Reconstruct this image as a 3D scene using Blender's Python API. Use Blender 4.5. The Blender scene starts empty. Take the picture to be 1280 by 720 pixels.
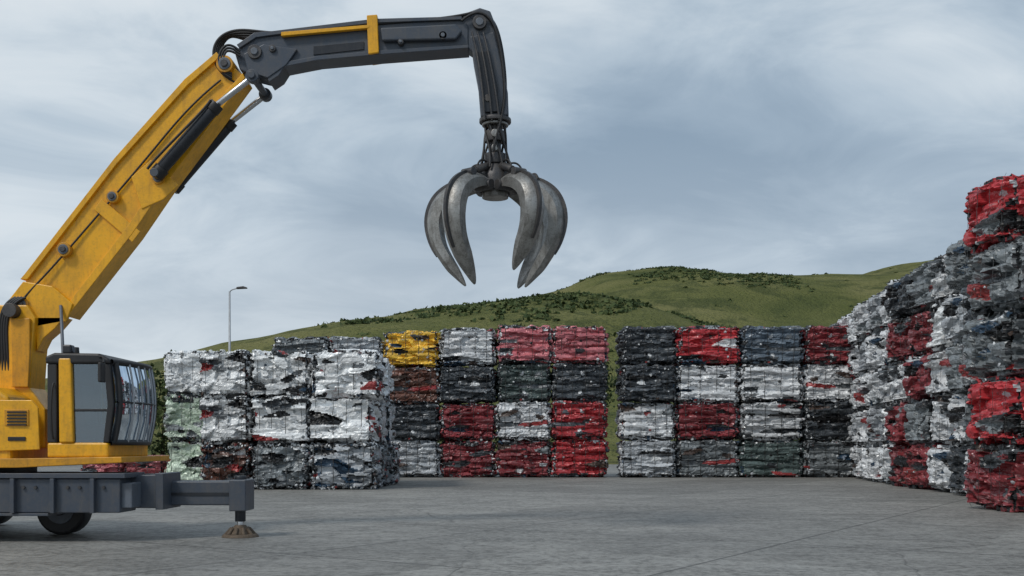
import bpy, bmesh, math, random
import numpy as np
from mathutils import Vector, Matrix
random.seed(7); RNG=np.random.default_rng(7)
F=1300.0; H=1.3; HY=557.0
def P(px,py,Y): return Vector(((px-640)*Y/F, Y, H+(HY-py)*Y/F))
scn=bpy.context.scene
COL=scn.collection
# ------------------------------------------------------------ node helpers
class NT:
    def __init__(s,mat):
        mat.use_nodes=True; s.t=mat.node_tree; s.n=s.t.nodes; s.l=s.t.links
    def new(s,ty,**k):
        nd=s.n.new(ty)
        for a,b in k.items():
            if a=='inp':
                for i,v in b.items():
                    if hasattr(v,'is_output') or isinstance(v,bpy.types.NodeSocket): s.l.new(v,nd.inputs[i])
                    else: nd.inputs[i].default_value=v
            else: setattr(nd,a,b)
        return nd
    def math(s,op,a,b=0.0,clamp=False):
        nd=s.new('ShaderNodeMath',operation=op,use_clamp=clamp,inp={0:a,1:b}); return nd.outputs[0]
    def ramp(s,fac,stops,interp='LINEAR'):
        nd=s.new('ShaderNodeValToRGB',inp={0:fac}); r=nd.color_ramp; r.interpolation=interp
        while len(r.elements)<len(stops): r.elements.new(0.5)
        for e,(p,c) in zip(r.elements,stops):
            e.position=p; e.color=(c[0],c[1],c[2],1) if hasattr(c,'__len__') else (c,c,c,1)
        return nd.outputs[0]
    def noise(s,vec,scale,detail=4,rough=0.5,dist=0.0):
        nd=s.new('ShaderNodeTexNoise',inp={'Scale':scale,'Detail':detail,'Roughness':rough,'Distortion':dist})
        if vec is not None: s.l.new(vec,nd.inputs['Vector'])
        return nd.outputs[0]
    def mix(s,fac,a,b,bt='MIX'):
        nd=s.new('ShaderNodeMix',data_type='RGBA',blend_type=bt)
        for i,v in ((0,fac),(6,a),(7,b)):
            if isinstance(v,bpy.types.NodeSocket): s.l.new(v,nd.inputs[i])
            else:
                nd.inputs[i].default_value=(v if i==0 else (v[0],v[1],v[2],1))
        return nd.outputs[2]
def newmat(name):
    m=bpy.data.materials.new(name); nt=NT(m); b=nt.n['Principled BSDF']; return m,nt,b
def paint(name,col,rough=0.4,metal=0.0,dirt=0.35,dirtcol=(0.05,0.04,0.03),scale=3.0,bump=0.05):
    m,nt,b=newmat(name)
    co=nt.new('ShaderNodeTexCoord').outputs['Object']
    n1=nt.noise(co,scale,4,0.65); n2=nt.noise(co,scale*9,2,0.6)
    mp=nt.new('ShaderNodeMapping',inp={'Scale':(1,1,0.12)}); nt.l.new(co,mp.inputs['Vector']); n3=nt.noise(mp.outputs[0],scale*5,3,0.6)
    f=nt.math('MULTIPLY',nt.ramp(n1,[(0.42,0),(0.75,1)]),dirt)
    c=nt.mix(f,col,dirtcol)
    c=nt.mix(nt.math('MULTIPLY',nt.ramp(n2,[(0.5,0),(0.72,1)]),dirt*0.6),c,dirtcol)
    c=nt.mix(nt.math('MULTIPLY',nt.ramp(n3,[(0.52,0),(0.75,1)]),dirt*0.8),c,dirtcol)
    nt.l.new(c,b.inputs['Base Color'])
    nt.l.new(nt.math('ADD',nt.math('MULTIPLY',n1,0.35),rough-0.15),b.inputs['Roughness'])
    b.inputs['Metallic'].default_value=metal
    bp=nt.new('ShaderNodeBump',inp={'Strength':bump,'Distance':0.02,'Height':n2})
    nt.l.new(bp.outputs[0],b.inputs['Normal'])
    return m
M_yel=paint('yellow_paint',(0.90,0.44,0.010),0.34,0.0,0.34,(0.16,0.09,0.03))
M_yel2=paint('yellow_paint_dull',(0.70,0.32,0.012),0.45,0.0,0.45,(0.12,0.07,0.03))
M_gry=paint('blue_grey_paint',(0.058,0.072,0.096),0.40,0.1,0.45,(0.12,0.11,0.10))
M_grl=paint('light_grey_paint',(0.13,0.15,0.18),0.45,0.1,0.4,(0.07,0.06,0.05))
M_blk=paint('black_rubber',(0.014,0.014,0.016),0.5,0.0,0.3,(0.05,0.045,0.04))
M_cyl=paint('cylinder_dark',(0.02,0.023,0.03),0.35,0.2,0.3,(0.06,0.06,0.06))
M_chr=paint('chrome_rod',(0.6,0.61,0.63),0.25,0.95,0.2,(0.2,0.19,0.17))
M_stl=paint('worn_steel',(0.36,0.355,0.34),0.42,0.6,0.75,(0.08,0.07,0.06),5,0.15)
M_dks=paint('dark_steel',(0.06,0.06,0.065),0.45,0.5,0.5,(0.16,0.14,0.12),6,0.15)
M_foot=paint('rusty_foot',(0.16,0.12,0.085),0.7,0.2,0.6,(0.05,0.035,0.025),14,0.4)
M_int=paint('cab_interior',(0.03,0.03,0.032),0.7)
M_pole=paint('galvanised_pole',(0.42,0.44,0.46),0.5,0.3,0.3,(0.2,0.2,0.2))
M_glass,nt,b=newmat('cab_glass')
nt.n.remove(b)
gl=nt.new('ShaderNodeBsdfGlossy',inp={'Color':(0.8,0.9,1,1),'Roughness':0.03})
tr=nt.new('ShaderNodeBsdfTransparent',inp={'Color':(0.42,0.5,0.52,1)})
fr=nt.new('ShaderNodeFresnel',inp={'IOR':1.6})
mx=nt.new('ShaderNodeMixShader'); nt.l.new(nt.math('ADD',fr.outputs[0],0.10,True),mx.inputs[0]); nt.l.new(tr.outputs[0],mx.inputs[1]); nt.l.new(gl.outputs[0],mx.inputs[2])
nt.l.new(mx.outputs[0],nt.n['Material Output'].inputs[0])

# ------------------------------------------------------------ mesh helpers
def empty(name,loc=(0,0,0)):
    e=bpy.data.objects.new(name,None); e.location=loc; e.empty_display_size=0.3; COL.objects.link(e); return e
def addobj(name,me,mat,parent=None,bevel=0,smooth=False,segs=2):
    o=bpy.data.objects.new(name,me); COL.objects.link(o)
    if mat: me.materials.append(mat)
    if parent:
        o.parent=parent; o.matrix_parent_inverse=Matrix.Translation(parent.location).inverted()
    if smooth:
        for p in me.polygons: p.use_smooth=True
    if bevel>0:
        m=o.modifiers.new('b','BEVEL'); m.width=bevel; m.segments=segs; m.limit_method='ANGLE'; m.angle_limit=math.radians(40)
    return o
def prism3(name,pts,th,mat,parent,bevel=0.012,yc=None):
    me=bpy.data.meshes.new(name); n=len(pts)
    v=[(p.x,p.y-th/2,p.z) for p in pts]+[(p.x,p.y+th/2,p.z) for p in pts]
    f=[list(range(n)),list(range(2*n-1,n-1,-1))]+[[i,i+n,(i+1)%n+n,(i+1)%n] for i in range(n)]
    me.from_pydata(v,[],f); me.update()
    bm=bmesh.new(); bm.from_mesh(me); bmesh.ops.recalc_face_normals(bm,faces=bm.faces); bm.to_mesh(me); bm.free()
    return addobj(name,me,mat,parent,bevel)
def prism(name,pxs,Y,th,mat,parent,bevel=0.012):
    return prism3(name,[P(a,b,Y) for a,b in pxs],th,mat,parent,bevel)
def box(name,x0,x1,y0,y1,z0,z1,mat,parent,bevel=0.012):
    return prism3(name,[Vector((x0,(y0+y1)/2,z0)),Vector((x1,(y0+y1)/2,z0)),Vector((x1,(y0+y1)/2,z1)),Vector((x0,(y0+y1)/2,z1))],abs(y1-y0),mat,parent,bevel)
def cyl(name,a,b,r0,r1,mat,parent,seg=20,bevel=0.006):
    a=Vector(a);b=Vector(b);d=b-a
    bm=bmesh.new(); bmesh.ops.create_cone(bm,cap_ends=True,segments=seg,radius1=r0,radius2=r1,depth=d.length)
    q=d.to_track_quat('Z','Y').to_matrix().to_4x4()
    bm.transform(Matrix.Translation((a+b)/2)@q)
    me=bpy.data.meshes.new(name); bm.to_mesh(me); bm.free()
    for p in me.polygons: p.use_smooth=len(p.vertices)==4
    return addobj(name,me,mat,parent,bevel)
def pin(name,px,py,Y,r,half,mat,parent):
    c=P(px,py,Y); return cyl(name,c-Vector((0,half,0)),c+Vector((0,half,0)),r,r,mat,parent)
def tube(name,pts,r,mat,parent,cyc=False):
    cu=bpy.data.curves.new(name,'CURVE'); cu.dimensions='3D'; cu.bevel_depth=r; cu.bevel_resolution=3; cu.resolution_u=10
    sp=cu.splines.new('NURBS'); sp.points.add(len(pts)-1)
    for i,p in enumerate(pts): sp.points[i].co=(p[0],p[1],p[2],1)
    sp.order_u=min(4,len(pts)); sp.use_endpoint_u=True
    o=bpy.data.objects.new(name,cu); COL.objects.link(o); cu.materials.append(mat)
    if parent: o.parent=parent; o.matrix_parent_inverse=Matrix.Translation(parent.location).inverted()
    return o

# ------------------------------------------------------------ CRANE
C=empty('scrap_handling_crane',(-7.6,15,0))
BY=15.0
bot=[(306,98),(285,128),(212,224),(168,290),(88,392)]
prism('boom_web',[(14,392)]+[(40,352)]+[(151,208),(238,111),(280,74)]+bot,BY,0.34,M_yel,C,0.015)
prism('boom_top_flange',[(34,352),(40,345),(150,203),(237,105),(276,72),(280,78),(240,113),(152,211),(43,352)],BY,0.44,M_yel,C,0.006)
prism('boom_bottom_flange',[(308,98),(311,104),(289,134),(217,230),(172,296),(92,398),(84,394),(166,287),(210,222),(283,126)],BY,0.44,M_yel,C,0.006)
prism('boom_side_doubler',[(165,222),(190,200),(224,232),(205,250),(178,262)],BY-0.2,0.07,M_yel,C,0.01)
prism('boom_splice_plate',[(118,262),(128,249),(176,290),(166,303)],BY-0.19,0.05,M_yel,C,0.008)
prism('boom_heel_plate',[(8,380),(30,352),(66,358),(92,380),(84,402),(40,410),(8,396)],BY-0.22,0.06,M_yel,C,0.012)
prism('boom_heel_plate_far',[(8,380),(30,352),(66,358),(92,380),(84,402),(40,410),(8,396)],BY+0.22,0.06,M_yel,C,0.012)
for i,(x,y,r) in enumerate([(149,251,0.09),(89,316,0.10),(287,88,0.12),(205,228,0.09),(36,384,0.12)]):
    pin('pivot_boss_%d'%i,x,y,BY,r,0.27,M_yel2,C); pin('pivot_ring_%d'%i,x,y,BY,r*0.72,0.285,M_grl,C); pin('pivot_pin_%d'%i,x,y,BY,r*0.42,0.31,M_dks,C)
for i,Y in enumerate((14.66,15.42)):
    a=P(196,218,14.66); b=P(270,132,14.66); c=P(316,96,14.66)
    dd=(b-a).normalized()
    for v in (a,b,c): v.y=Y
    cyl('boom_cylinder_%d'%i,a,b,0.088,0.088,M_cyl,C)
    cyl('boom_cylinder_gland_%d'%i,b-dd*0.1,b+dd*0.03,0.102,0.102,M_blk,C)
    cyl('boom_cylinder_base_%d'%i,a-dd*0.03,a+dd*0.12,0.105,0.105,M_blk,C)
    cyl('boom_cylinder_rod_%d'%i,b,c,0.042,0.042,M_chr,C)
    cyl('rod_eye_%d'%i,c-Vector((0,0.06,0)),c+Vector((0,0.06,0)),0.09,0.09,M_gry,C)
    tube('cylinder_hose_%d'%i,[a+Vector((-0.1,-0.1,0.05)),a+Vector((0.1,-0.12,0.3)),b+Vector((-0.12,-0.1,-0.1)),b+Vector((-0.05,-0.09,0.05))],0.018,M_blk,C)
cyl('cylinder_cross_shaft',P(196,218,14.66)+Vector((0,-0.12,0)),P(196,218,14.66)+Vector((0,0.9,0)),0.06,0.06,M_gry,C)
cyl('rod_cross_shaft',P(316,96,14.66)+Vector((0,-0.1,0)),P(316,96,14.66)+Vector((0,0.9,0)),0.05,0.05,M_gry,C)
prism('jib_web',[(297,72),(304,60),(325,51),(345,49),(470,34),(575,30),(586,36),(586,62),(478,70),(400,77),(356,85),(348,98),(338,104),(322,100),(303,92)],BY,0.30,M_gry,C,0.02)
prism('jib_top_flange',[(300,62),(322,47),(345,45),(470,30),(578,27),(578,31),(470,35),(345,50),(324,53),(304,66)],BY,0.38,M_gry,C,0.006)
prism('jib_bottom_flange',[(586,62),(586,66),(478,74),(400,81),(359,89),(352,100),(340,108),(338,103),(347,96),(355,84),(400,76),(478,69)],BY,0.38,M_gry,C,0.006)
prism('jib_side_plate',[(305,68),(330,56),(372,62),(358,82),(335,98),(310,90)],BY-0.18,0.05,M_gry,C,0.01)
prism('jib_yellow_collar',[(461,27),(474,26),(476,73),(463,75)],BY,0.46,M_yel,C,0.012)
prism('jib_rail',[(352,41),(462,32),(462,36),(352,46)],BY-0.2,0.07,M_yel,C,0.006)
prism('jib_inset_panel',[(392,58),(455,52),(455,62),(392,69)],BY-0.155,0.02,M_cyl,C,0.004)
prism('jib_cylinder_guard',[(476,36),(570,31),(578,40),(570,50),(478,52)],BY-0.2,0.08,M_gry,C,0.02)
for i,(x,y,r) in enumerate([(323,72,0.1),(345,68,0.05),(503,60,0.04),(555,52,0.06)]):
    pin('jib_pin_%d'%i,x,y,BY,r,0.24,M_dks,C); pin('jib_pin_head_%d'%i,x,y,BY,r*0.5,0.26,M_grl,C)
for i in range(5):
    Y=BY-0.16+0.07*i; o=i*3
    tube('elbow_hose_%d'%i,[P(296+o*0.5,104,Y),P(278-o,96,Y),P(262+o,72-o,Y),P(272+o*1.3,44-o*0.3,Y),P(300+o,35+o*1.6,Y),P(335,42+o*.3,Y),P(380,40,Y),P(460,29,Y),P(560,24,Y),P(590,16+o*.4,Y)],0.019,M_blk,C)
for i in range(3):
    tube('elbow_loop_%d'%i,[P(300,64+3*i,BY-0.22),P(285,50+i*5,BY-0.25),P(270+i*4,66,BY-0.27),P(273+i*3,90,BY-0.25),P(290,98-3*i,BY-0.22)],0.017,M_blk,C)
tube('boom_hose_line',[P(276,100,BY-0.2),P(240,128,BY-0.2),P(190,190,BY-0.2),P(160,225,BY-0.2),P(100,295,BY-0.2),P(50,352,BY-0.24),P(20,380,BY-0.25),P(5,420,BY-0.3),P(4,470,BY-0.3)],0.014,M_blk,C)
for i in range(4):
    tube('heel_hose_%d'%i,[P(20+4*i,372,BY-0.3),P(4+3*i,378,BY-0.35),P(-4+3*i,410,BY-0.35),P(2+3*i,450,BY-0.35),P(-2+5*i,490,BY-0.3)],0.022,M_blk,C)
prism('tip_knuckle',[(574,32),(584,20),(600,14),(613,18),(620,36),(622,60),(596,72),(580,62)],BY,0.26,M_gry,C,0.02)
prism('hanging_arm',[(588,50),(618,44),(628,84),(635,120),(636,148),(601,150),(598,112),(592,80)],BY,0.28,M_gry,C,0.02)
prism('hanging_arm_plate',[(594,66),(612,64),(622,110),(624,140),(606,141),(602,106)],BY-0.16,0.05,M_cyl,C,0.01)
pin('tip_pin',600,34,BY,0.1,0.2,M_dks,C); pin('tip_pin_cap',600,34,BY,0.055,0.215,M_grl,C)
pin('arm_pin',610,128,BY,0.05,0.2,M_dks,C)
for i in range(7):
    Y=BY-0.2+0.06*i; o=random.uniform(-3,3)
    tube('arm_hose_%d'%i,[P(578+o,26,Y),P(592,14+o,Y),P(612+o,16,Y),P(624+o,42,Y),P(630+o,80,Y),P(633+o*.6,118,Y-0.02),P(628+o,150,Y),P(622+o,168,Y),P(618+o*2,190,Y)],0.017,M_blk,C)
for i in range(3):
    tube('arm_face_hose_%d'%i,[P(590+7*i,40,BY-0.2),P(598+7*i,70,BY-0.24),P(604+8*i,110,BY-0.24),P(606+9*i,150,BY-0.2)],0.014,M_dks,C)
gc=P(619,0,BY)
def at(py): return Vector((gc.x,BY,P(619,py,BY).z))
def ring(name,y0,y1,r,mat,r2=None): return cyl(name,at(y0),at(y1),r,r if r2 is None else r2,mat,C,24)
ring('arm_flange',149,154,0.23,M_dks); ring('arm_flange_lower',155,158,0.19,M_stl)
ring('rotator_neck',158,172,0.10,M_dks); ring('rotator_joint',165,178,0.15,M_dks); ring('rotator_link',176,196,0.085,M_dks)
pin('link_pin',619,171,BY,0.055,0.2,M_stl,C); pin('link_pin_lower',619,188,BY,0.05,0.17,M_stl,C)
ring('rotator_body',193,206,0.16,M_dks); ring('grapple_hub_top',205,222,0.13,M_dks,0.24); ring('grapple_hub',221,240,0.24,M_dks); ring('grapple_hub_base',239,248,0.19,M_stl)
for i in range(8):
    a=i*0.8; r=0.17
    tube('rotator_hose_%d'%i,[at(152)+Vector((0.13*math.cos(a),0.13*math.sin(a),0)),at(165)+Vector((r*math.cos(a+.3),r*math.sin(a+.3),0)),at(182)+Vector((0.15*math.cos(a+.9),0.15*math.sin(a+.9),0)),at(200)+Vector((0.2*math.cos(a+1.2),.2*math.sin(a+1.2),0)),at(214)+Vector((0.24*math.cos(a+1.2),.24*math.sin(a+1.2),0))],0.017,M_blk,C)
# tines
hub=at(236)
ctrl=[(0.14,0.02),(0.36,0.05),(0.62,-0.02),(0.83,-0.19),(0.92,-0.46),(0.87,-0.78),(0.72,-1.06),(0.56,-1.28),(0.45,-1.43)]
def catmull(pts,n):
    out=[]; p=[pts[0]]+list(pts)+[pts[-1]]
    for i in range(1,len(p)-2):
        for k in range(n):
            t=k/n; a,b_,c,d=[np.array(q) for q in p[i-1:i+3]]
            out.append(0.5*((2*b_)+(-a+c)*t+(2*a-5*b_+4*c-d)*t*t+(-a+3*b_-3*c+d)*t**3))
    out.append(np.array(pts[-1])); return out
for k,(az,zs,rs_) in enumerate(((168,0.97,0.98),(231,1.0,1.0),(306,0.86,1.0),(350,1.0,0.97),(42,0.97,1.0))):
    cl=catmull([(r*rs_,z*zs) for r,z in ctrl],6); N=len(cl)
    a=math.radians(az); er=Vector((math.cos(a),math.sin(a),0)); et=Vector((-math.sin(a),math.cos(a),0))
    V=[];Fc=[]; K=9
    for i,(r,z) in enumerate(cl):
        t=i/(N-1)
        q=cl[min(i+1,N-1)]-cl[max(i-1,0)]; q=q/np.linalg.norm(q); nr,nz=(-q[1],q[0])
        w=np.interp(t,[0,0.12,0.3,0.5,0.75,0.92,1],[0.08,0.11,0.15,0.165,0.13,0.055,0.012])
        th=np.interp(t,[0,0.2,0.45,0.8,1],[0.06,0.12,0.12,0.085,0.012])
        for s in np.linspace(-1,1,K):
            off=th*(1.0-0.75*s*s); V.append(hub+er*(r+nr*off)+et*(w*s)+Vector((0,0,z+nz*off)))
        for s in np.linspace(1,-1,K):
            off=-th*(0.25+0.75*s*s)*0.9; V.append(hub+er*(r+nr*off)+et*(w*s*0.97)+Vector((0,0,z+nz*off)))
    M=2*K
    for i in range(N-1):
        for j in range(M):
            Fc.append([i*M+j,i*M+(j+1)%M,(i+1)*M+(j+1)%M,(i+1)*M+j])
    Fc.append(list(range(M))); Fc.append(list(range((N-1)*M,N*M))[::-1])
    me=bpy.data.meshes.new('tine'); me.from_pydata([tuple(v) for v in V],[],Fc)
    bm=bmesh.new(); bm.from_mesh(me); bmesh.ops.recalc_face_normals(bm,faces=bm.faces); bm.to_mesh(me); bm.free()
    o=addobj('tine_%d'%k,me,M_stl,C,0,True)
    m=o.modifiers.new('es','EDGE_SPLIT'); m.split_angle=math.radians(38)
    rv=[]
    for side in (-0.022,0.022):
        for i,(r,z) in enumerate(cl[4:34]):
            q=cl[min(i+5,N-1)]-cl[i+3]; q=q/np.linalg.norm(q); nr,nz=(-q[1],q[0])
            hh=0.11+0.06*math.sin(math.pi*i/29)
            rv.append(hub+er*(r+nr*0.03)+et*side+Vector((0,0,z+nz*0.03))); rv.append(hub+er*(r+nr*hh)+et*side+Vector((0,0,z+nz*hh)))
    n=30; f=[]
    for i in range(n-1):
        for b0 in (0,2*n): f.append([b0+2*i,b0+2*i+1,b0+2*i+3,b0+2*i+2])
        f.append([2*i+1,2*n+2*i+1,2*n+2*i+3,2*i+3])
    f.append([0,1,2*n+1,2*n])
    me=bpy.data.meshes.new('rib'); me.from_pydata([tuple(v) for v in rv],[],f); addobj('tine_rib_%d'%k,me,M_dks,C)
    p0=hub+er*0.16+Vector((0,0,0.30)); p1=hub+er*0.58+Vector((0,0,0.12)); d=(p1-p0)
    cyl('tine_cylinder_%d'%k,p0,p0+d*0.62,0.055,0.055,M_dks,C); cyl('tine_rod_%d'%k,p0+d*0.6,p1,0.03,0.03,M_chr,C)
    cyl('tine_lug_%d'%k,p1-et*0.1,p1+et*0.1,0.06,0.06,M_dks,C)
    cyl('tine_hinge_%d'%k,hub+er*0.24-et*0.14,hub+er*0.24+et*0.14,0.075,0.075,M_dks,C)
    tube('tine_hose_%d'%k,[p0+er*-.05,p0+Vector((0,0,0.12))+er*0.12,p0+d*0.5+Vector((0,0,0.14)),p0+d*0.6],0.014,M_blk,C)
# slew pillar
prism('pillar',[(6,384),(44,384),(54,400),(50,440),(47,486),(66,512),(66,560),(-20,560),(-10,500),(4,470)],BY-0.1,0.5,M_yel,C,0.02)
prism('pillar_side_plate',[(14,398),(38,398),(38,440),(36,484),(16,484),(16,440)],BY-0.38,0.05,M_yel2,C,0.012)
prism('pillar_gusset',[(50,398),(86,398),(74,412),(60,424),(52,440)],BY-0.1,0.3,M_yel,C,0.01)
cyl('pillar_strut',P(76,382,BY-0.25),P(79,446,14.4),0.022,0.022,M_grl,C)
pin('pillar_pin',28,392,BY-0.1,0.1,0.4,M_dks,C)
prism('engine_house',[(-260,440),(-90,436),(-30,468),(0,487),(40,489),(58,500),(61,520),(61,576),(30,580),(-260,580)],15.15,2.3,M_yel,C,0.05)
prism('house_panel',[(-60,505),(-8,500),(40,500),(48,510),(50,562),(-60,566)],13.985,0.03,M_yel,C,0.01)
prism('house_vent',[(6,512),(36,512),(36,532),(6,532)],13.965,0.02,M_yel2,C,0.004)
for i in range(5): prism('vent_slot_%d'%i,[(9,514+4*i),(33,514+4*i),(33,516+4*i),(9,516+4*i)],13.95,0.02,M_blk,C,0)
prism('house_handle',[(10,546),(32,546),(32,551),(10,551)],13.965,0.02,M_blk,C,0.004)
prism('house_skirt',[(-260,572),(62,572),(184,570),(184,577),(60,583),(-260,583)],14.9,1.95,M_yel2,C,0.01)
cx0=-6.26; cx1=-5.46; cy0=14.0; cy1=15.55; cz0=1.14; cz1=2.50
def V3(x,y,z): return Vector((x,y,z))
box('cab_floor',cx0,cx1+0.02,cy0,cy1,cz0,cz0+0.2,M_yel,C,0.025)
box('cab_rear_wall',cx0,cx0+0.05,cy0+0.05,cy1-0.05,cz0+0.2,cz1-0.1,M_int,C,0.01)
prism3('cab_roof',[V3(cx0-0.02,(cy0+cy1)/2,cz1-0.1),V3(cx0-0.02,(cy0+cy1)/2,cz1),V3(cx0+0.1,(cy0+cy1)/2,cz1+0.05),V3(cx1-0.1,(cy0+cy1)/2,cz1+0.04),V3(cx1+0.04,(cy0+cy1)/2,cz1-0.03),V3(cx1+0.06,(cy0+cy1)/2,cz1-0.1)],cy1-cy0+0.04,M_blk,C,0.03)
for j,yy in enumerate((cy0+0.04,cy1-0.04)):
    box('cab_post_rear_%d'%j,cx0,cx0+0.13,yy-0.04,yy+0.04,cz0+0.2,cz1-0.1,M_int,C,0.015)
    prism3('cab_post_yellow_%d'%j,[V3(cx0+0.17,yy-0.02,cz0+0.2),V3(cx0+0.36,yy-0.02,cz0+0.2),V3(cx0+0.33,yy-0.02,cz1-0.02),V3(cx0+0.16,yy-0.02,cz1-0.02)],0.09,M_yel,C,0.02)
    prism3('cab_post_front_%d'%j,[V3(cx1-0.05,yy,cz0+0.2),V3(cx1+0.03,yy,cz0+0.2),V3(cx1+0.10,yy,cz0+0.7),V3(cx1+0.05,yy,cz1-0.1),V3(cx1-0.04,yy,cz1-0.1),V3(cx1+0.01,yy,cz0+0.7)],0.08,M_blk,C,0.015)
    prism3('side_glass_%d'%j,[V3(cx0+0.3,yy,cz0+0.2),V3(cx1-0.04,yy,cz0+0.2),V3(cx1+0.01,yy,cz0+0.7),V3(cx1-0.04,yy,cz1-0.1),V3(cx0+0.3,yy,cz1-0.1)],0.012,M_glass,C,0)
    box('door_rail_%d'%j,cx0+0.36,cx1+0.01,yy-0.025,yy+0.025,cz0+0.62,cz0+0.655,M_blk,C,0.005)
n=12; V=[];Fc=[]
prof=[(0.02,cz0+0.2),(0.09,cz0+0.5),(0.11,cz0+0.75),(0.09,cz0+1.05),(0.04,cz1-0.08)]
for i in range(n+1):
    s=-1+2*i/n; y=(cy0+cy1)/2+s*(cy1-cy0-0.1)/2; bow=0.16*(1-abs(s)**2.5)
    for dx,z in prof: V.append((cx1+dx+bow,y,z))
for i in range(n):
    for j in range(4): Fc.append([i*5+j,i*5+j+1,i*5+j+6,i*5+j+5])
me=bpy.data.meshes.new('ws'); me.from_pydata(V,[],Fc); addobj('windshield',me,M_glass,C,0,True)
for s in (-0.93,-0.6,-0.3,0,0.3,0.6,0.93):
    y=(cy0+cy1)/2+s*(cy1-cy0-0.1)/2; bow=0.17*(1-abs(s)**2.5)
    tube('windshield_guard_bar',[V3(cx1+dx+bow+0.02,y,z) for dx,z in prof],0.014 if abs(s)<0.9 else 0.035,M_blk if abs(s)>0.9 else M_pole,C)
for z,dx,rr in ((cz0+0.2,0.03,0.04),(cz1-0.07,0.05,0.04),(cz0+0.75,0.13,0.014)):
    tube('windshield_frame',[V3(cx1+dx+0.17*(1-abs(s)**2.5),(cy0+cy1)/2+s*(cy1-cy0-0.1)/2,z) for s in (-1,-.8,-.4,0,.4,.8,1)],rr,M_blk,C)
prism3('seat',[V3(-6.1,14.75,1.4),V3(-5.72,14.75,1.4),V3(-5.7,14.75,1.6),V3(-5.95,14.75,1.6),V3(-6.03,14.75,2.15),V3(-6.14,14.75,2.15)],0.5,M_cyl,C,0.04)
cyl('control_console',V3(-5.62,14.6,1.34),V3(-5.64,14.6,1.85),0.04,0.03,M_cyl,C)
cyl('steering_wheel',V3(-5.68,14.75,1.82),V3(-5.65,14.75,1.84),0.17,0.17,M_cyl,C)
tube('grab_rail',[V3(cx0+0.1,cy0-0.02,cz0+0.25),V3(cx0+0.08,cy0-0.08,cz0+0.3),V3(cx0+0.08,cy0-0.08,cz0+0.95),V3(cx0+0.1,cy0-0.02,cz0+1.0)],0.013,M_blk,C)
tube('mirror_arm',[V3(cx1-0.1,cy0,cz1-0.02),V3(cx1+0.02,cy0-0.12,cz1+0.02),V3(cx1+0.04,cy0-0.2,cz1-0.1)],0.012,M_blk,C)
box('mirror',cx1-0.01,cx1+0.04,cy0-0.28,cy0-0.12,cz1-0.36,cz1-0.1,M_blk,C,0.015)
box('roof_lamp',-6.1,-5.98,14.1,14.24,cz1+0.05,cz1+0.17,M_cyl,C,0.02)
cyl('roof_lamp_lens',V3(-5.985,14.17,cz1+0.11),V3(-5.97,14.17,cz1+0.11),0.045,0.045,M_grl,C)
cyl('roof_beacon',V3(-6.12,14.6,cz1+0.04),V3(-6.12,14.6,cz1+0.18),0.05,0.04,M_blk,C)
cyl('turntable',V3(-8.2,15.2,0.9),V3(-8.2,15.2,1.09),1.15,1.15,M_blk,C,48)
def cb(name,px0,px1,yn,yf,z0,z1,mat,bev=0.015):
    return box(name,(px0-640)*yn/F,(px1-640)*yn/F,yn,yf,z0,z1,mat,C,bev)
cb('chassis_beam',-330,150,13.9,14.5,0.40,0.86,M_gry)
cb('chassis_top_plate',-330,156,13.85,14.6,0.865,0.93,M_gry,0.006)
cb('chassis_lower_plate',-330,60,13.87,14.5,0.36,0.395,M_gry,0.006)
cb('chassis_step',60,165,13.96,14.6,0.46,0.80,M_grl)
cb('outrigger_sleeve',140,200,14.3,15.0,0.44,0.90,M_gry)
cb('sleeve_collar',194,204,14.27,15.03,0.42,0.92,M_gry,0.008)
cb('outrigger_beam',160,292,14.62,15.0,0.46,0.80,M_gry,0.02)
cb('beam_wear_strip',204,290,14.605,14.62,0.60,0.64,M_cyl,0)
cb('beam_end_cap',286,307,14.56,15.06,0.38,0.82,M_gry,0.015)
cb('chassis_cross_member',-330,100,15.9,16.4,0.45,0.9,M_gry)
cb('chassis_centre',-330,-20,14.5,15.9,0.55,0.88,M_cyl)
for i,px in enumerate((12,62,112)):
    cb('chassis_rib_%d'%i,px,px+5,13.82,13.9,0.40,0.86,M_gry,0.004)
for i,px in enumerate((30,45,85,100,130)):
    p=V3((px-640)*13.9/F,13.9,0.74); cyl('chassis_bolt_%d'%i,p+V3(0,0.01,0),p-V3(0,0.03,0),0.022,0.022,M_dks,C,8,0)
fx=(300-640)*14.8/F
cyl('outrigger_leg',V3(fx,14.82,0.22),V3(fx,14.82,0.5),0.075,0.075,M_cyl,C)
cyl('outrigger_leg_rod',V3(fx,14.82,0.06),V3(fx,14.82,0.3),0.05,0.05,M_chr,C)
cyl('leg_cap',V3(fx,14.82,0.82),V3(fx,14.82,0.87),0.09,0.08,M_cyl,C)
cyl('foot_pad',V3(fx,14.82,0.0),V3(fx,14.82,0.045),0.27,0.24,M_foot,C,12)
cyl('foot_cone',V3(fx,14.82,0.045),V3(fx,14.82,0.17),0.17,0.08,M_foot,C,12)
for i in range(10):
    a=i*math.tau/10+0.2; cyl('foot_lug_%d'%i,V3(fx+0.2*math.cos(a),14.82+0.2*math.sin(a),0.03),V3(fx+0.12*math.cos(a),14.82+0.12*math.sin(a),0.13),0.03,0.025,M_foot,C,8)
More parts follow.
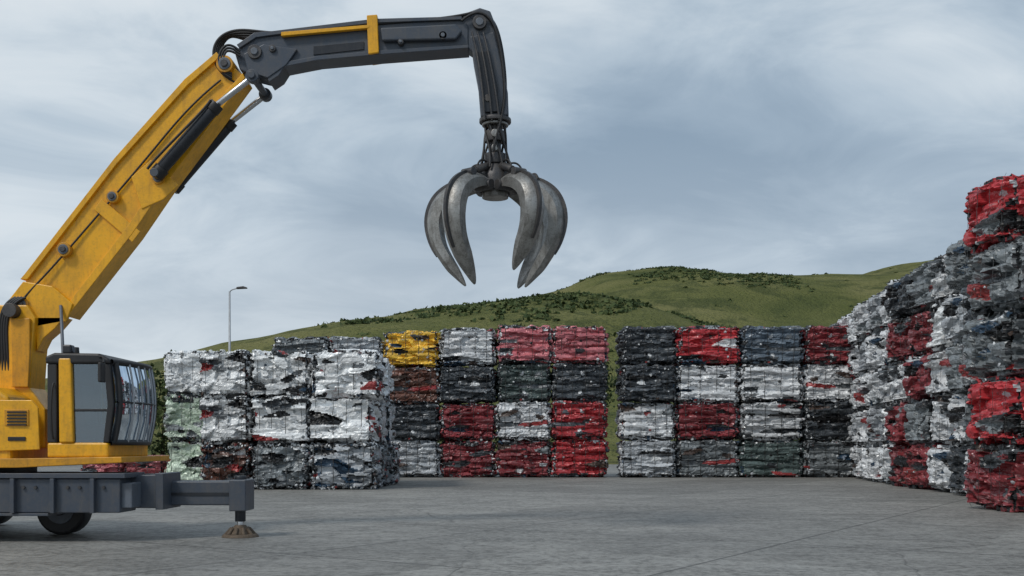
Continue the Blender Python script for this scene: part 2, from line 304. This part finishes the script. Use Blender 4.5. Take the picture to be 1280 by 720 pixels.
for i,(px,Y) in enumerate(((81,15.3),(-60,15.3),(-10,17.0))):
    x=(px-640)*Y/F
    cyl('wheel_tyre_%d'%i,V3(x,Y-0.16,0.36),V3(x,Y+0.16,0.36),0.36,0.36,M_blk,C,40,0.04)
    cyl('wheel_rim_%d'%i,V3(x,Y-0.175,0.36),V3(x,Y-0.15,0.36),0.2,0.2,M_grl,C,24)
    cyl('wheel_hub_%d'%i,V3(x,Y-0.21,0.36),V3(x,Y-0.15,0.36),0.08,0.08,M_cyl,C,16)
cyl('axle',V3(-7.6,15.3,0.36),V3(-6.6,15.3,0.36),0.09,0.09,M_cyl,C)

# ------------------------------------------------------------ BALES
m,nt,b=newmat('crushed_scrap_metal'); M_bale=m
oi=nt.new('ShaderNodeObjectInfo'); at1=nt.new('ShaderNodeAttribute',attribute_name='ov'); at2=nt.new('ShaderNodeAttribute',attribute_name='val')
tc=nt.new('ShaderNodeTexCoord').outputs['Object']
off=nt.new('ShaderNodeVectorMath',operation='ADD',inp={0:tc}); cmb=nt.new('ShaderNodeCombineXYZ',inp={0:nt.math('MULTIPLY',oi.outputs['Random'],37.0)}); nt.l.new(cmb.outputs[0],off.inputs[1]); vv=off.outputs[0]
base=nt.mix(1.0,oi.outputs['Color'],at2.outputs['Color'],'MULTIPLY')
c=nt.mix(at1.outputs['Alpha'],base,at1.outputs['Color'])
mp=nt.new('ShaderNodeMapping',inp={'Scale':(0.45,0.45,1.6)}); nt.l.new(vv,mp.inputs['Vector'])
nA=nt.noise(mp.outputs[0],3.0,3,0.6,0.6)
c=nt.mix(nt.ramp(nA,[(0.64,0),(0.67,0.7)]),c,nt.mix(1.0,c,(0.30,0.31,0.33),'MULTIPLY'))
nB=nt.noise(mp.outputs[0],9.0,3,0.7,0.8)
c=nt.mix(nt.math('MULTIPLY',nt.ramp(nB,[(0.60,0),(0.68,1)]),0.6),c,(0.035,0.032,0.03))
c=nt.mix(nt.math('MULTIPLY',nt.ramp(nB,[(0.34,1),(0.42,0)]),0.35),c,(0.45,0.45,0.45))
nt.l.new(c,b.inputs['Base Color']); b.inputs['Metallic'].default_value=0.1
nt.l.new(nt.math('ADD',nt.math('MULTIPLY',nB,0.4),0.18),b.inputs['Roughness'])
vo=nt.new('ShaderNodeTexVoronoi',inp={'Scale':7.0,'Randomness':1.0}); nt.l.new(mp.outputs[0],vo.inputs['Vector'])
bp=nt.new('ShaderNodeBump',inp={'Strength':0.6,'Distance':0.04,'Height':vo.outputs['Distance']}); nt.l.new(bp.outputs[0],b.inputs['Normal'])

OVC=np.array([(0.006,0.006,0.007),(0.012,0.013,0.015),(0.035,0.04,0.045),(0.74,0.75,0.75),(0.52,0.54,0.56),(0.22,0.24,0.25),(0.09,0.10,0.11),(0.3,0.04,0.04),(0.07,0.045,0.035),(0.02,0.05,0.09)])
def bale_mesh(seed,main_p,n1=46,slope1=0.22,nfl=420,edge_w=0.16,rec=0.085,ribs=0.0,eshade=0.66,ecov=0.88,aniso=0.45):
    r=np.random.default_rng(seed); W,D,Hh=1.8,1.5,1.3; st=0.036
    V=[];Q=[]
    def grid(o,u,v,lu,lv):
        nu=int(lu/st);nv=int(lv/st); uu,vv_=np.meshgrid(np.linspace(0,lu,nu+1),np.linspace(0,lv,nv+1),indexing='ij')
        pts=np.array(o)+uu[...,None]*np.array(u)+vv_[...,None]*np.array(v); b0=sum(len(x) for x in V)
        V.append(pts.reshape(-1,3)); i,j=np.meshgrid(np.arange(nu),np.arange(nv),indexing='ij'); a=b0+i*(nv+1)+j
        Q.append(np.stack([a,a+nv+1,a+nv+2,a+1],-1).reshape(-1,4))
    x,y,z=W/2,D/2,Hh/2
    grid((-x,-y,-z),(1,0,0),(0,0,1),W,Hh); grid((x,y,-z),(-1,0,0),(0,0,1),W,Hh)
    grid((x,-y,-z),(0,1,0),(0,0,1),D,Hh); grid((-x,y,-z),(0,-1,0),(0,0,1),D,Hh)
    grid((-x,-y,z),(1,0,0),(0,1,0),W,D); grid((-x,y,-z),(1,0,0),(0,-1,0),W,D)
    V=np.concatenate(V);Q=np.concatenate(Q)
    nn=(V/np.array([x,y,z])); n9=np.sign(nn)*np.abs(nn)**9; n9/=np.linalg.norm(n9,axis=1)[:,None]
    P0=V.copy()
    def cells(n,amp,slope,met):
        S=(r.random((n,3))-0.5)*np.array([W+.1,D+.1,Hh+.1]); a=r.normal(0,amp,n); g=r.normal(0,slope,(n,3))
        idx=np.empty(len(V),int)
        for s in range(0,len(V),2000):
            d=(((P0[s:s+2000,None]-S[None])*met)**2).sum(-1); idx[s:s+2000]=d.argmin(1)
        return idx,a[idx]+(g[idx]*(P0-S[idx])).sum(1)
    n2_=800
    i1,d1=cells(n1,0.020,slope1,np.array([aniso,aniso,1.5])); i2,d2=cells(n2_,0.005,0.22,np.array([0.7,0.7,1.4]))
    ph=seed*1.7
    wav=np.abs(np.sin(P0[:,2]*7+0.9*np.sin(P0[:,0]*2.6+ph)+0.6*np.sin(P0[:,1]*3+ph)+ph))*0.05
    if ribs>0: wav=wav*0.25+ribs*(1-np.abs(np.sin((P0[:,2]+0.02*np.sin(P0[:,0]*5+ph)+0.02*np.sin(P0[:,1]*5+ph))*math.pi*5/Hh+ph))**0.6)
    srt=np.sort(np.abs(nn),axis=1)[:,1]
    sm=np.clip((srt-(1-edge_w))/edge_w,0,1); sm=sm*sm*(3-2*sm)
    disp=np.clip(d1+d2,-0.09,0.06)-wav*0.8-sm*rec-0.01
    em=np.clip((srt-0.75)/0.2,0,1)
    V=V+n9*disp[:,None]; V+=r.normal(0,0.003,V.shape)+r.normal(0,0.011,V.shape)*em[:,None]
    c1=i1[Q[:,0]];c2=i2[Q[:,0]]; cen=P0[Q].mean(1)/np.array([x,y,z]); nf=len(Q)
    m1=r.random(n1)>main_p; m2=r.random(n2_); k1=r.integers(0,len(OVC),n1); k2=r.integers(0,len(OVC),n2_)
    k1=np.where(r.random(n1)<0.35,r.integers(0,3,n1),k1)
    ke=np.where(r.random(n2_)<eshade,r.integers(0,3,n2_),k2)  # edge cells: shade of the gaps painted in as near-black, among other scrap colours
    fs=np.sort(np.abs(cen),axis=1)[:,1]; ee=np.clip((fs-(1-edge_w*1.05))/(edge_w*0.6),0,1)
    ov=np.zeros((nf,4)); ov[:,:3]=OVC[k1[c1]]; ov[:,3]=m1[c1]
    sel=m2[c2]<0.04; ov[sel,:3]=OVC[k2[c2]][sel]; ov[sel,3]=1
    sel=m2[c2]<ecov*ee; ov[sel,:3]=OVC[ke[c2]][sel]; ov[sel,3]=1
    val=(0.74+0.4*r.random(n1))[c1]*(0.88+0.22*r.random(n2_))[c2]
    FV=[];FQ=[];FO=[];FVal=[]; base_i=len(V)
    for k in range(nfl):
        fi=r.integers(0,nf)
        if r.random()<0.85:
            cand=r.integers(0,nf,14); fi=cand[np.argmax(fs[cand]-0.03*r.random(14))]
        isedge=fs[fi]>0.85
        c=V[Q[fi]].mean(0)+n9[Q[fi,0]]*r.uniform(-0.01,0.03 if isedge else 0.010)
        nrm=n9[Q[fi,0]]+r.normal(0,0.45 if isedge else 0.2,3); nrm/=np.linalg.norm(nrm); t=np.cross(nrm,r.normal(0,1,3)); t/=np.linalg.norm(t); s=np.cross(nrm,t)
        u=r.random(); o=np.append(OVC[r.integers(0,len(OVC))],1.0 if r.random()<0.5 else 0.0); vl=r.uniform(0.7,1.15)
        b0=base_i+len(FV)
        if u<0.45:
            a1=r.uniform(0.03,0.08);a2=r.uniform(0.02,0.05); bend=nrm*r.uniform(-0.05,0.05)
            for q in (-t*a1-s*a2,-s*a2+bend,t*a1-s*a2,t*a1+s*a2,s*a2+bend,-t*a1+s*a2): FV.append(c+q)
            FQ+= [[b0,b0+1,b0+4,b0+5],[b0+1,b0+2,b0+3,b0+4]]; FO+=[o,o]; FVal+=[vl,vl*.8]
        elif u<0.88:
            rad=r.uniform(0.025,0.055); hh=nrm*0.025
            if r.random()<.7: o=np.append(OVC[r.choice([3,4,5,4])],1.0)
            for q in range(8): FV.append(c+rad*(t*math.cos(q*math.pi/4)+s*math.sin(q*math.pi/4)))
            FV.append(c+hh)
            for q in range(8): FQ.append([b0+q,b0+(q+1)%8,b0+8]); FO.append(o); FVal.append(vl)
        else:
            L=r.uniform(0.1,0.3); wd=r.uniform(0.006,0.014); t2=np.array([t[0],t[1],t[2]*.4])
            for q,sg in ((-1,0.),( -.33,.6),(.33,.6),(1,0.)):
                p=c+t2*L*q*.6+nrm*0.05*sg; FV.append(p-s*wd); FV.append(p+s*wd)
            for q in range(3): FQ.append([b0+2*q,b0+2*q+1,b0+2*q+3,b0+2*q+2]); FO.append(np.append(OVC[r.choice([0,1,2,4])],1.0)); FVal.append(1)
    for wx in (-0.62,-0.22,0.2,0.6):
        wx=wx+r.uniform(-.05,.05)
        for ys in (-1,1):
            zs=np.linspace(-z*.97,z*.97,9); b0=base_i+len(FV)
            for kq,zq in enumerate(zs):
                e=max(0,abs(zq/z)-0.84)/0.16
                yy=ys*(y+0.02-0.07*e+r.uniform(-.012,.012)); xx=wx+r.normal(0,0.006)
                FV.append(np.array([xx-0.008,yy,zq])); FV.append(np.array([xx+0.008,yy,zq]))
            for q in range(8): FQ.append([b0+2*q,b0+2*q+1,b0+2*q+3,b0+2*q+2]); FO.append(np.array([0.02,0.018,0.016,1.0])); FVal.append(1)
    me=bpy.data.meshes.new('bale_%d'%seed)
    me.from_pydata(np.concatenate([V,np.array(FV)]).tolist(),[],Q.tolist()+FQ)
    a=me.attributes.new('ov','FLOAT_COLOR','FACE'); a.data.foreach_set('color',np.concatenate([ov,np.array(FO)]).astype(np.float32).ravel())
    a=me.attributes.new('val','FLOAT','FACE'); a.data.foreach_set('value',np.concatenate([val,np.array(FVal)]).astype(np.float32))
    me.materials.append(M_bale); return me
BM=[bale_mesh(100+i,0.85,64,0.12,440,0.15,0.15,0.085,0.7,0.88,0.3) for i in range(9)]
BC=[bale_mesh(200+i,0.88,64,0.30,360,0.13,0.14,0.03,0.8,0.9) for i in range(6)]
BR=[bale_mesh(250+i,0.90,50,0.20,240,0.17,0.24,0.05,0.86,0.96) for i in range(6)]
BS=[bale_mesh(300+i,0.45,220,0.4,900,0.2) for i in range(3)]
PAL={'w':(0.68,0.69,0.70),'W':(0.84,0.85,0.85),'d':(0.055,0.063,0.072),'g':(0.20,0.22,0.23),'r':(0.44,0.04,0.048),'R':(0.56,0.045,0.055),'m':(0.24,0.038,0.045),
     'y':(0.80,0.48,0.05),'p':(0.54,0.16,0.18),'b':(0.14,0.18,0.225),'t':(0.08,0.11,0.105),'G':(0.54,0.64,0.52),'n':(0.14,0.06,0.042),'s':(0.42,0.44,0.46)}
def place(parent,key,cx,cy,cz,w,d,h,rot=0.0,jit=1.0,lib=None):
    lib=lib or BM
    me=lib[random.randrange(len(lib))]
    o=bpy.data.objects.new('crushed_bale',me); COL.objects.link(o)
    sx=random.choice((1,-1)); sy=random.choice((1,-1))
    o.scale=(sx*w/1.8*random.uniform(.975,1.0),sy*d/1.5,h/1.3*random.uniform(0.985,1.0))
    o.rotation_euler=(random.gauss(0,0.007)*jit,random.gauss(0,0.007)*jit,rot+random.gauss(0,0.018)*jit)
    o.location=(cx+random.gauss(0,.015)*jit,cy+random.gauss(0,.06)*jit,cz)
    c=PAL[key]; k=random.uniform(0.85,1.15); o.color=(c[0]*k,c[1]*k,c[2]*k,1)
    o.parent=parent; o.matrix_parent_inverse=Matrix.Translation(parent.location).inverted()
S1=empty('scrap_bale_stack',(5,43,0))
Y=42.25
cols=[(338,411,'wdwg',1.43),(411,479,'wgds',1.43),(479,549,'sdny',1.5),(549,620,'mmdw',1.52),(620,690,'mwtp',1.55),(690,760,'rrdp',1.55),(775,846,'swdd',1.54),(846,926,'gmwR',1.54),(926,1005,'twwb',1.54),(1005,1075,'gdwm',1.55),(1075,1150,'wdgw',1.5)]
for x0,x1,ks,h in cols:
    X0=(x0-640)*Y/F;X1=(x1-640)*Y/F
    for r_,k in enumerate(ks):
        place(S1,k,(X0+X1)/2,Y+0.95,(r_+0.5)*h,(X1-X0),1.9,h)
S2=empty('scrap_bale_stack.001',(-7,33,0))
Y=30.7; xs=[(248,311),(311,386),(386,470)]
for li,ks in enumerate(['ngs','WWW','WWW']):
    for ci,(x0,x1) in enumerate(xs):
        for dep in range(3):
            X0=(x0-640)*Y/F;X1=(x1-640)*Y/F
            k=ks[ci] if dep==0 else random.choice('wsWgw')
            place(S2,k,(X0+X1)/2+(random.uniform(-.1,.15) if ci==2 else 0),Y+0.9+dep*1.85,(li+0.5)*1.37,X1-X0,1.85,1.37,0,1,BS if li==0 else BC)
S3=empty('scrap_bale_stack.002',(-11,37,0)); Y=35.0
for ci,(x0,x1) in enumerate([(100,152),(152,204),(204,262)]):
    for li,k in enumerate('GGW' if ci==2 else 'p'):
        X0=(x0-640)*Y/F;X1=(x1-640)*Y/F
        h=1.5 if ci==2 else 0.95
        place(S3,k,(X0+X1)/2,Y+0.9,(li+0.5)*h,X1-X0,1.8,h,0,1,BC)
S4=empty('scrap_bale_stack.003',(12,30,0))
u=Vector((0.143,1,0)).normalized(); rot=math.atan2(u.y,u.x)-math.pi
h=1.33; L=2.0; s=-5.1; colr=['wwswR','rwsrw','XXXXX','WwWWW','wgsdg','dwgsg','wwwWw','mgmmg','mmwmd','wWwww','wswws','wwwsw','wswww','swwmw','wwswg']
for ci,ks in enumerate(colr):
    base_=Vector((10.62,21.1,0))+u*(s+L/2); n_=Vector((u.y,-u.x,0))
    prot=random.uniform(-0.18,0.12)
    if ks=='XXXXX':
        ks='mRggR'; prot=-1.1
    for li,k in enumerate(ks):
        c=base_+n_*(1.0+prot+random.uniform(-.07,.07))
        place(S4,k,c.x,c.y,(li+0.5)*h,L*0.95,2.0,h*0.985,rot+math.radians(12),1.5,BR)
        if prot<-1: place(S4,random.choice('wsg'),(base_+n_*1.9).x,(base_+n_*1.9).y,(li+0.5)*h,L,1.8,h,rot)
    s+=L

# ------------------------------------------------------------ GROUND / HILLS
m,nt,b=newmat('grass_ground'); M_grass=m
tc=nt.new('ShaderNodeTexCoord').outputs['Object']
n1=nt.noise(tc,0.018,5,0.62,0.4); n2=nt.noise(tc,0.07,6,0.68,0.5); n3=nt.noise(tc,0.9,3,0.6)
c=nt.ramp(n1,[(0.3,(0.09,0.11,0.034)),(0.45,(0.155,0.165,0.055)),(0.58,(0.235,0.225,0.09)),(0.75,(0.29,0.26,0.125))])
c=nt.mix(nt.ramp(n2,[(0.50,0),(0.60,0.75)]),c,(0.06,0.08,0.028))
c=nt.mix(nt.math('MULTIPLY',n3,0.4),c,(0.11,0.115,0.045))
nt.l.new(c,b.inputs['Base Color']); b.inputs['Roughness'].default_value=0.95; b.inputs['Specular IOR Level'].default_value=0.1
bp=nt.new('ShaderNodeBump',inp={'Strength':0.9,'Distance':2.5,'Height':n3}); nt.l.new(bp.outputs[0],b.inputs['Normal'])
me=bpy.data.meshes.new('ground'); me.from_pydata([(-2500,-600,-0.01),(2500,-600,-0.01),(2500,3500,-0.01),(-2500,3500,-0.01)],[],[[0,1,2,3]]); addobj('ground',me,M_grass)
m,nt,b=newmat('concrete_yard'); M_yard=m
tc=nt.new('ShaderNodeTexCoord').outputs['Object']
wn=nt.new('ShaderNodeTexNoise',inp={'Scale':0.7,'Detail':4.0}); nt.l.new(tc,wn.inputs['Vector'])
wv=nt.new('ShaderNodeVectorMath',operation='MULTIPLY_ADD',inp={0:wn.outputs['Color'],1:(0.5,0.5,0)}); nt.l.new(tc,wv.inputs[2])
n1=nt.noise(tc,0.35,5,0.65,0.5); n2=nt.noise(tc,2.2,6,0.75,0.5); n3=nt.noise(tc,9.0,4,0.8)
mp=nt.new('ShaderNodeMapping',inp={'Scale':(0.5,1.2,1)}); nt.l.new(tc,mp.inputs['Vector']); n4=nt.noise(mp.outputs[0],0.9,7,0.75,1.0)
c=nt.ramp(n1,[(0.3,(0.19,0.185,0.172)),(0.5,(0.25,0.243,0.226)),(0.7,(0.315,0.304,0.28))])
c=nt.mix(nt.math('MULTIPLY',nt.ramp(n4,[(0.46,0),(0.56,1)]),0.5),c,(0.12,0.116,0.107))
c=nt.mix(nt.math('MULTIPLY',nt.ramp(n2,[(0.48,0),(0.60,1)]),0.5),c,(0.105,0.102,0.094))
c=nt.mix(nt.math('MULTIPLY',nt.ramp(n3,[(0.46,0),(0.60,1)]),0.5),c,(0.38,0.372,0.345))
c=nt.mix(nt.math('MULTIPLY',nt.ramp(n3,[(0.36,1),(0.45,0)]),0.6),c,(0.07,0.068,0.063))
def crack(scale,w):
    v=nt.new('ShaderNodeTexVoronoi',feature='DISTANCE_TO_EDGE',inp={'Scale':scale}); nt.l.new(wv.outputs[0],v.inputs['Vector'])
    return nt.ramp(v.outputs['Distance'],[(0,1),(w,0)])
k1=nt.math('MULTIPLY',crack(0.18,0.004),nt.ramp(n1,[(0.4,0),(0.6,0.8)]))
rt=nt.new('ShaderNodeVectorRotate',rotation_type='Z_AXIS',inp={'Angle':math.radians(33)}); nt.l.new(tc,rt.inputs['Vector'])
sp=nt.new('ShaderNodeSeparateXYZ'); nt.l.new(rt.outputs[0],sp.inputs[0])
def joint(o,per,w): 
    f=nt.math('PINGPONG',o,per/2); return nt.math('LESS_THAN',f,w)
j=nt.math('MAXIMUM',joint(sp.outputs[0],4.5,0.022),joint(sp.outputs[1],4.5,0.022))
fl=nt.new('ShaderNodeCombineXYZ',inp={0:nt.math('ROUND',nt.math('DIVIDE',sp.outputs[0],4.5)),1:nt.math('ROUND',nt.math('DIVIDE',sp.outputs[1],4.5))})
wnz=nt.new('ShaderNodeTexWhiteNoise',inp={}); nt.l.new(fl.outputs[0],wnz.inputs['Vector'])
c=nt.mix(1.0,c,nt.ramp(wnz.outputs['Value'],[(0,0.84),(1,1.08)]),'MULTIPLY')
kk=nt.math('MAXIMUM',k1,j)
c=nt.mix(nt.math('MULTIPLY',kk,0.7),c,(0.05,0.048,0.045))
nt.l.new(c,b.inputs['Base Color'])
nt.l.new(nt.math('ADD',nt.math('MULTIPLY',n2,0.35),0.45),b.inputs['Roughness']); b.inputs['Specular IOR Level'].default_value=0.35
bp=nt.new('ShaderNodeBump',inp={'Strength':0.5,'Distance':0.02,'Height':nt.math('SUBTRACT',nt.math('ADD',n3,n2),kk)}); nt.l.new(bp.outputs[0],b.inputs['Normal'])
me=bpy.data.meshes.new('yard'); me.from_pydata([(-70,-40,0),(70,-40,0),(70,72,0),(-70,72,0)],[],[[0,1,2,3]]); addobj('concrete_yard',me,M_yard)

def vnoise(X,Y,seed,oct=4):
    r=np.random.default_rng(seed); T=r.random((256,256)); out=0;amp=1;tot=0
    for o in range(oct):
        xi=np.floor(X).astype(int);yi=np.floor(Y).astype(int);fx=X-xi;fy=Y-yi; fx=fx*fx*(3-2*fx);fy=fy*fy*(3-2*fy)
        g=lambda a,b_:T[a%256,b_%256]
        v=(g(xi,yi)*(1-fx)+g(xi+1,yi)*fx)*(1-fy)+(g(xi,yi+1)*(1-fx)+g(xi+1,yi+1)*fx)*fy
        out=out+amp*v;tot+=amp;amp*=.5;X=X*2.03+11;Y=Y*2.03+7
    return out/tot-0.5
def ridge(pts,Yc,X):
    xs=[(p[0]-640)*Yc/F for p in pts]; zs=[H+(HY-p[1])*Yc/F for p in pts]; return np.interp(X,xs,zs)
A=[(-400,520),(0,500),(180,470),(290,444),(400,418),(530,402),(640,386),(720,378),(780,390),(900,420),(1000,450),(1400,470)]
B=[(-600,540),(200,500),(420,425),(530,398),(620,388),(700,374),(728,356),(790,344),(850,345),(960,352),(1040,356),(1080,349),(1130,335),(1250,326),(1400,340),(1900,420)]
def smooth(a,b_,y): t=np.clip((y-a)/(b_-a),0,1); return t*t*(3-2*t)
def height(X,Y):
    k=[-10,-5,0,5,10]; za=sum(ridge(A,250,X+d) for d in k)/5; zb=sum(ridge(B,430,X+d) for d in k)/5
    fa=smooth(80,250,Y)*(1-0.55*smooth(250,420,Y)); fb=smooth(150,430,Y)*(1-0.6*smooth(430,760,Y))
    z=np.maximum(za*fa,zb*fb)
    gul=-np.abs(vnoise(X/45,Y/80,5,3))*9
    return z+(vnoise(X/38,Y/38,3,4)*4+gul*0.6+1)*np.clip(z/15,0,1)-0.6*(z<1)
nx,ny=360,200
gx,gy=np.meshgrid(np.linspace(-480,620,nx),np.linspace(78,800,ny)**1.0,indexing='ij')
gz=height(gx,gy)
V=np.stack([gx,gy,gz],-1).reshape(-1,3); i,j=np.meshgrid(np.arange(nx-1),np.arange(ny-1),indexing='ij'); a=i*ny+j
Q=np.stack([a,a+ny,a+ny+1,a+1],-1).reshape(-1,4)
me=bpy.data.meshes.new('hills'); me.from_pydata(V.tolist(),[],Q.tolist()); addobj('hills',me,M_grass,None,0,True)

m,nt,b=newmat('foliage'); M_leaf=m
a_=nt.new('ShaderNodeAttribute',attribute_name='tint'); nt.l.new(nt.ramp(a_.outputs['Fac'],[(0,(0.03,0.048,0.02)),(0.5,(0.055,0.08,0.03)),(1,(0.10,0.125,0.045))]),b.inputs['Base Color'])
b.inputs['Roughness'].default_value=0.8; b.inputs['Specular IOR Level'].default_value=0.2
def leaves(name,centers,radii,nper,size,flat=0.7,parent=None):
    c=np.repeat(np.array(centers),nper,0); rr=np.repeat(np.array(radii),nper); n=len(c); r=RNG
    d=r.normal(0,1,(n,3)); d/=np.linalg.norm(d,axis=1)[:,None]; rad=rr*(r.random(n)**0.45)*(0.8+.4*r.random(n)); p=c+d*rad[:,None]*np.array([1,1,flat])
    nn=d+r.normal(0,.6,(n,3)); nn/=np.linalg.norm(nn,axis=1)[:,None]; t=np.cross(nn,r.normal(0,1,(n,3))); t/=np.linalg.norm(t,axis=1)[:,None]; s=np.cross(nn,t)
    sz=(size*(0.6+.8*r.random(n)))[:,None]
    V=np.stack([p-t*sz,p-s*sz*.6,p+t*sz,p+s*sz*.6],1).reshape(-1,3); Q=np.arange(4*n).reshape(-1,4)
    me=bpy.data.meshes.new(name); me.from_pydata(V.tolist(),[],Q.tolist())
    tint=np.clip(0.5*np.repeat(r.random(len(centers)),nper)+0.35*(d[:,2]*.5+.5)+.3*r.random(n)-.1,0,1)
    a=me.attributes.new('tint','FLOAT','FACE'); a.data.foreach_set('value',tint.astype(np.float32))
    return addobj(name,me,M_leaf,parent)
cs=[];rs=[]
NB=90000
X=RNG.uniform(-330,420,NB); Y=RNG.uniform(90,430,NB); mask=vnoise(X/30,Y/45,21,5); Z=height(X,Y)
px=640+F*X/Y; py=HY-F*(Z-H)/Y
prob=np.clip((mask-0.09)/0.05,0,1)*0.55
prob=np.maximum(prob,np.clip((mask+0.03)/0.08,0,1)*0.5*((px>620)&(px<800)&(Y<262)&(Y>150)))
prob=np.maximum(prob,0.003)*np.where((Y>242)&(Y<262)|(Y>415),0.35,1)
keep=(RNG.random(NB)<prob)&(px>150)&(px<1150)&(py<445)
for x,y,z in zip(X[keep],Y[keep],Z[keep]): 
    cs.append((x,y,z-0.1)); rs.append(RNG.uniform(0.6,1.8))
print('scrub',len(cs))
leaves('hillside_scrub',cs,rs,16,0.5,0.45)
cs=[];rs=[];tr=[]
T=empty('tree_line',(0,78,0))
for x in np.arange(-62,58,2.6):
    y=77+RNG.uniform(-3,4); hgt=RNG.uniform(4.5,6.2) if x<-14 else RNG.uniform(2.6,4.6); x=x+RNG.uniform(-1,1)
    if x<-21: hgt=RNG.uniform(6.0,7.4)
    big=x<-21
    if 5<x<11: hgt=RNG.uniform(7.6,8.6); big=True
    tr.append((x,y,hgt))
    for k in range(16 if big else 8):
        t=RNG.uniform(0.12,1); w=2.2*(1-abs(t-.45))*RNG.uniform(.4,1); a=RNG.uniform(0,6.28)
        cs.append((x+w*math.cos(a),y+w*math.sin(a),hgt*t)); rs.append(RNG.uniform(.7,1.25))
leaves('crowns',cs,rs,90,0.17,0.85,T)
M_bark=paint('bark',(0.07,0.05,0.035),0.9)
for x,y,hgt in tr:
    cyl('trunk',V3(x,y,-0.1),V3(x+.2,y,hgt*.7),0.18,0.07,M_bark,T,8,0)
    cyl('limb',V3(x+.1,y,hgt*.35),V3(x+1.1,y+.3,hgt*.7),0.08,0.03,M_bark,T,6,0)
LP=empty('street_lamp',(P(287,0,60).x,60,0)); lx=P(287,0,60).x; zt=10.2
cyl('pole',V3(lx,60,0),V3(lx,60,zt),0.10,0.055,M_pole,LP,12,0); cyl('pole_base',V3(lx,60,0),V3(lx,60,1.2),0.14,0.14,M_pole,LP,12,0)
tube('arm',[V3(lx,60,zt-.1),V3(lx+.02,60,zt+.08),V3(lx+.2,60,zt+.14),V3(lx+.55,60,zt+.18)],0.035,M_pole,LP)
prism3('lamp_head',[V3(lx+.4,60,zt+.13),V3(lx+1.0,60,zt+.16),V3(lx+1.02,60,zt+.22),V3(lx+.8,60,zt+.29),V3(lx+.42,60,zt+.24)],0.26,M_dks,LP,0.03)

# ------------------------------------------------------------ WORLD / SUN / CAM
el=math.radians(48); az=math.radians(222)
w=bpy.data.worlds.new('World'); scn.world=w; w.use_nodes=True; nt=NT(w); bg=nt.n['Background']
sky=nt.new('ShaderNodeTexSky',sky_type='NISHITA'); sky.sun_disc=False; sky.sun_elevation=el; sky.sun_rotation=az
tc=nt.new('ShaderNodeTexCoord').outputs['Generated']; sp=nt.new('ShaderNodeSeparateXYZ'); nt.l.new(tc,sp.inputs[0])
zz=nt.math('ADD',nt.math('MAXIMUM',sp.outputs[2],0.0),0.30)
cv=nt.new('ShaderNodeCombineXYZ',inp={0:nt.math('DIVIDE',sp.outputs[0],zz),1:nt.math('MULTIPLY',nt.math('DIVIDE',sp.outputs[1],zz),1.3),2:5.3})
c1=nt.noise(cv.outputs[0],0.9,3,0.5,0.5); c2=nt.noise(cv.outputs[0],2.8,6,0.6,0.5)
f=nt.math('ADD',nt.math('MULTIPLY',c1,0.64),nt.math('MULTIPLY',c2,0.36))
f=nt.math('SUBTRACT',f,nt.math('MULTIPLY',sp.outputs[0],0.09))
cc=nt.ramp(f,[(0.37,(0.275,0.365,0.465)),(0.46,(0.35,0.445,0.545)),(0.53,(0.48,0.575,0.665)),(0.61,(0.665,0.74,0.80)),(0.70,(0.76,0.815,0.855))])
hz=nt.ramp(sp.outputs[2],[(0.0,0.95),(0.10,0.75),(0.28,0.0)])
left=nt.ramp(nt.math('ADD',nt.math('MULTIPLY',sp.outputs[0],0.5),0.5),[(0.0,1.0),(0.35,1.0),(0.62,0.55),(1.0,0.5)])
cc=nt.mix(nt.math('MULTIPLY',nt.math('MULTIPLY',hz,left),nt.ramp(c2,[(0.3,0.6),(0.6,1.0)])),cc,(0.73,0.79,0.84))
skyc=nt.mix(1.0,sky.outputs[0],(0.1,0.1,0.1),'MULTIPLY')
fin=nt.mix(0.93,skyc,cc); nt.l.new(fin,bg.inputs[0]); bg.inputs[1].default_value=1.0
sd=bpy.data.lights.new('sun','SUN'); sd.energy=1.5; sd.angle=math.radians(10); sd.color=(1,0.96,0.9)
so=bpy.data.objects.new('sun',sd); COL.objects.link(so)
dirv=Vector((math.sin(az)*math.cos(el),math.cos(az)*math.cos(el),math.sin(el)))
so.rotation_euler=dirv.to_track_quat('Z','Y').to_euler(); so.location=dirv*50
cam=bpy.data.cameras.new('camera'); co=bpy.data.objects.new('camera',cam); COL.objects.link(co); scn.camera=co
co.location=(0,0,H); co.rotation_euler=(math.radians(90),0,0); cam.sensor_width=36; cam.lens=36*F/1280; cam.shift_y=(HY-360)/1280; cam.clip_end=6000; cam.clip_start=0.1
scn.view_settings.view_transform='Standard'; scn.view_settings.look='None'; scn.view_settings.exposure=0
